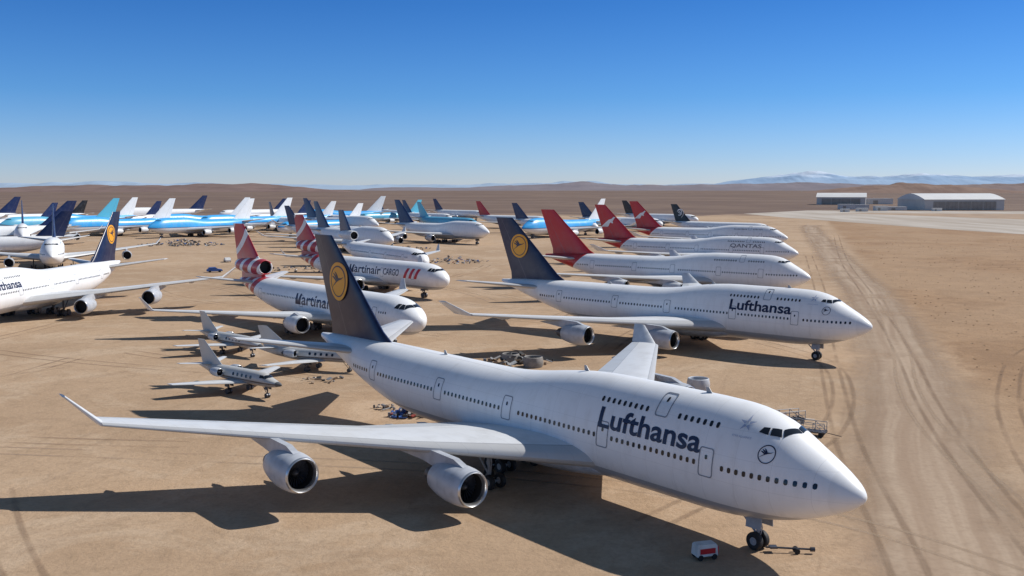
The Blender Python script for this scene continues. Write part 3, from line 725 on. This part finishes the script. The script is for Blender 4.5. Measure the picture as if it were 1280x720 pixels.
# ---------------------------------------------------------------- yard clutter
def cowl():
    b=MB();n=32
    prof=[(1.15,.0),(1.32,.0),(1.46,.5),(1.46,1.1),(1.36,1.7),(1.26,1.78),(1.15,1.7),(1.1,1.0)]
    b.loft([[(r*math.cos(2*math.pi*i/n),r*math.sin(2*math.pi*i/n),z) for i in range(n)] for r,z in prof+[prof[0]]],False);return b.mesh('cowl')
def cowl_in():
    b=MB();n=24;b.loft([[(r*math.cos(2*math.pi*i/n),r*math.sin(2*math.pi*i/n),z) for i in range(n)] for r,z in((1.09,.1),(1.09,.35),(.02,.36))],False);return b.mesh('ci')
CG=simple('weathered_cowl',(.27,.25,.23),.6,0,.2,1.2)
for x,y,s,mt in((22.6,118.5,.95,ENG),(2.9,134,.95,CG),(-.2,137,.9,CG)):
    o=obj('engine_cowl',cached('cowl',cowl),mt,None,(x,y,0)); o.scale=(s,s,s*.85); tag(o,'removed jet engine cowl ring standing on sand','engine cowl','removed engine cowls on the sand')
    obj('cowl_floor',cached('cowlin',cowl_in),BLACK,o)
cols=[simple('scrap_%s'%n,c,.6) for n,c in(('white',(.55,.54,.52)),('blue',(.04,.12,.38)),('tan',(.3,.21,.14)),('grey',(.22,.22,.23)),('dark',(.05,.05,.05)),('red',(.28,.05,.04)))]
def pile(x,y,r,n,h,label,seed,sz=1.0,w=(5,3,4,5,4,1)):
    random.seed(seed);b=MB();idx=[]
    for i in range(n):
        a=random.random()*6.28;q=r*random.random()**.7;k=(1-q/r)
        c=(math.cos(a)*q*1.4,math.sin(a)*q,.15+k*h*random.random())
        f0=len(b.f)
        if random.random()<.6: b.box(c,(random.uniform(.3,1.6)*sz,random.uniform(.2,1.0)*sz,random.uniform(.05,.4)*sz),random.random()*3,random.uniform(-.5,.5),random.uniform(-.5,.5))
        elif random.random()<.5: b.cyl(c,(c[0]+random.uniform(-1,1),c[1]+random.uniform(-1,1),c[2]+random.uniform(0,.5)),random.uniform(.04,.2)*sz,n=8)
        else: b.cyl((c[0],c[1],0.02),(c[0],c[1],random.uniform(.3,.8)*sz),random.uniform(.15,.35)*sz,n=10)
        idx+=[random.choices(range(6),w)[0]]*(len(b.f)-f0)
    me=b.mesh('scrap',0,False)
    for m in cols: me.materials.append(m)
    for p,i in zip(me.polygons,idx): p.material_index=i
    o=obj('scrap_heap',me,None,None,(x,y,0)); o['kind']='stuff'; tag(o,label,'scrap')
pile(-11.0,104.5,1.6,90,1.5,'heap of blue and white aircraft scrap on sand',1,.65,(6,6,2,4,3,1))
pile(-14.0,108,1.5,18,.5,'loose aircraft scrap and panels on sand',2,.5)
pile(-143,430,13,200,3,'long heap of dark aircraft parts in the yard',3,1,(1,1,2,4,8,0))
pile(-52,400,14,130,3,'spread of aircraft parts and equipment in the yard',4,1,(2,1,4,4,5,0))
pile(-20,330,9,90,2,'scattered aircraft parts between parked airliners',5,.9)
pile(1.0,137,3.6,70,1.5,'jumbled cowl pieces and panels on sand',6,.85,(1,0,6,5,5,0))
pile(-60,300,10,70,1.5,'scattered dark parts on open sand',9,.8,(1,1,4,4,5,0))
pile(-24,124,2.4,14,.5,'loose parts beside the small jets',12,.6,(3,0,4,4,3,0))
def stand(x,y,rz,label):
    r=bpy.data.objects.new('maintenance_stand',None);COL.objects.link(r);r.location=(x,y,0);r.rotation_euler=(0,0,rz);r.scale=(.85,.85,.8);tag(r,label,'stand')
    b=MB();b.box((0,0,.55),(4.2,1.5,.14))
    for i in range(7): b.box((-1.9+i*.63,0,.66),(.1,1.6,.08))
    obj('deck',b.mesh('deck',smooth=False),DMETAL,r)
    b=MB()
    for px in(-2,-.7,.7,2):
        for py in(-.7,.7): b.cyl((px,py,.6),(px,py,1.7),.05,n=6)
    for py in(-.7,.7):
        b.cyl((-2,py,1.7),(2,py,1.7),.05,n=6);b.cyl((-2,py,1.15),(2,py,1.15),.04,n=6);b.cyl((-2,py,.6),(-.7,py,1.7),.04,n=6);b.cyl((.7,py,1.7),(2,py,.6),.04,n=6)
    obj('railing',b.mesh('rail'),STRUT,r)
    for px in(-1.6,1.6):
        for py in(-.7,.7): obj('wheel',cached('swh',lambda:wheel_mesh(.3,.2)),TYRE,r,(px,py,.3))
    b=MB();b.cyl((2.1,0,.5),(3.8,0,.25),.05,n=6);obj('tow_handle',b.mesh('h'),DMETAL,r)
stand(29.3,96.3,-.5,'wheeled grey maintenance stand with railings on sand')
stand(28.6,101,.3,'wheeled grey maintenance stand beside the parked airliner')
r=bpy.data.objects.new('tow_bar',None);COL.objects.link(r);r.location=(17.3,64.4,0);tag(r,'dark aircraft tow bar lying by the nose wheels','tow bar')
b=MB();b.cyl((-.3,0,.35),(2.6,-.3,.3),.07,n=8);b.cyl((2.6,-.3,.3),(2.9,-.33,.3),.16,n=8);b.box((.2,0,.36),(.5,.5,.12));obj('bar',b.mesh('bar'),DMETAL,r)
for py in(-.35,.15): obj('wheel',cached('twh',lambda:wheel_mesh(.2,.12)),TYRE,r,(1.7,py-.1,.2))
r=bpy.data.objects.new('ground_power_cart',None);COL.objects.link(r);r.location=(12.7,63.3,0);r.rotation_euler=(0,0,.3);tag(r,'white ground cart with red end panel under the nose','cart')
WC=simple('cart_white',(.7,.7,.68),.5)
b=MB();b.box((0,0,.62),(1.5,.9,.7),taper=.94);b.box((0,0,1.0),(1.3,.75,.08));obj('body',b.mesh('b',smooth=False),WC,r)
b=MB();b.box((.78,0,.6),(.06,.8,.5));obj('end_panel',b.mesh('b',smooth=False),REDI,r)
b=MB();b.box((0,-.455,.62),(1.1,.03,.35));obj('side_panel',b.mesh('b',smooth=False),REDI,r)
for px in(-.5,.5):
    for py in(-.4,.4): obj('wheel',cached('cwh',lambda:wheel_mesh(.2,.14)),TYRE,r,(px,py,.2))
def car(x,y,rz,mat,label):
    r=bpy.data.objects.new('parked_car',None);COL.objects.link(r);r.location=(x,y,0);r.rotation_euler=(0,0,rz);tag(r,label,'car','cars parked in the yard')
    P=[(-2.2,.35),(-2.2,.85),(-1.9,.95),(-1.5,1.45),(.3,1.5),(.95,1.0),(2.0,.85),(2.25,.6),(2.25,.35)]
    b=MB();b.loft([[(p,q*k,z) for p,z in P] for q,k in((-.88,1),(-.8,1),(.8,1),(.88,1))]);obj('body',b.mesh('b',ang=30),mat,r)
    b=MB();b.box((-.6,0,1.22),(1.9,1.8,.34),taper=.85);obj('window',b.mesh('w',smooth=False),GLASS,r)
    for px in(-1.35,1.4):
        for py in(-.82,.82): obj('wheel',cached('kwh',lambda:wheel_mesh(.34,.22)),TYRE,r,(px,py,.34))
car(-87,289,.4,cols[1],'dark blue car parked on open sand');car(-95,330,2,WC,'white car parked among airliners');car(-60,312,1,WC,'white car parked among airliners');car(60,330,.2,cols[4],'dark car parked among airliners')
# ---------------------------------------------------------------- light, sky, camera
sd=Vector((20,6.5,19.6)).normalized(); el=math.asin(sd.z); az=math.atan2(sd.x,sd.y)
L=bpy.data.lights.new('sun','SUN'); L.energy=4.8; L.angle=math.radians(.5); L.color=(1,.965,.91)
lo=bpy.data.objects.new('sun',L); COL.objects.link(lo); lo.rotation_euler=sd.to_track_quat('Z','Y').to_euler()
w=bpy.data.worlds.new('World'); S.world=w; w.use_nodes=True; nt=w.node_tree
sk=nt.nodes.new('ShaderNodeTexSky'); sk.sky_type='NISHITA'; sk.sun_disc=False; sk.sun_elevation=el; sk.sun_rotation=az; sk.altitude=800; sk.air_density=1.0; sk.dust_density=.3; sk.ozone_density=2.0
tc=nt.nodes.new('ShaderNodeTexCoord'); sx=nt.nodes.new('ShaderNodeSeparateXYZ'); nt.links.new(tc.outputs['Generated'],sx.inputs[0])
rp=nt.nodes.new('ShaderNodeValToRGB'); nt.links.new(sx.outputs[2],rp.inputs[0])
E=rp.color_ramp.elements; E[0].position=0.0; E[0].color=(.50,.58,.86,1); E[1].position=1.0; E[1].color=(.62,.60,.52,1)
for p,c in((.03,(.38,.52,.84)),(.09,(.21,.43,.76)),(.18,(.12,.34,.68)),(.35,(.45,.50,.54))):
    e=E.new(p); e.color=(*c,1)
mx=nt.nodes.new('ShaderNodeMix'); mx.data_type='RGBA'; mx.blend_type='MULTIPLY'; mx.inputs[0].default_value=1; nt.links.new(sk.outputs[0],mx.inputs[6]); nt.links.new(rp.outputs[0],mx.inputs[7])
bg=nt.nodes['Background']; bg.inputs['Strength'].default_value=.15; nt.links.new(mx.outputs[2],bg.inputs[0])
cd=bpy.data.cameras.new('camera'); cd.sensor_width=36; cd.lens=1239.2/1280*36; cd.clip_end=120000; cd.clip_start=.5
co=bpy.data.objects.new('camera',cd); COL.objects.link(co); co.location=(0,0,24.22); co.rotation_euler=(math.radians(90-5.70),0,0)
S.camera=co
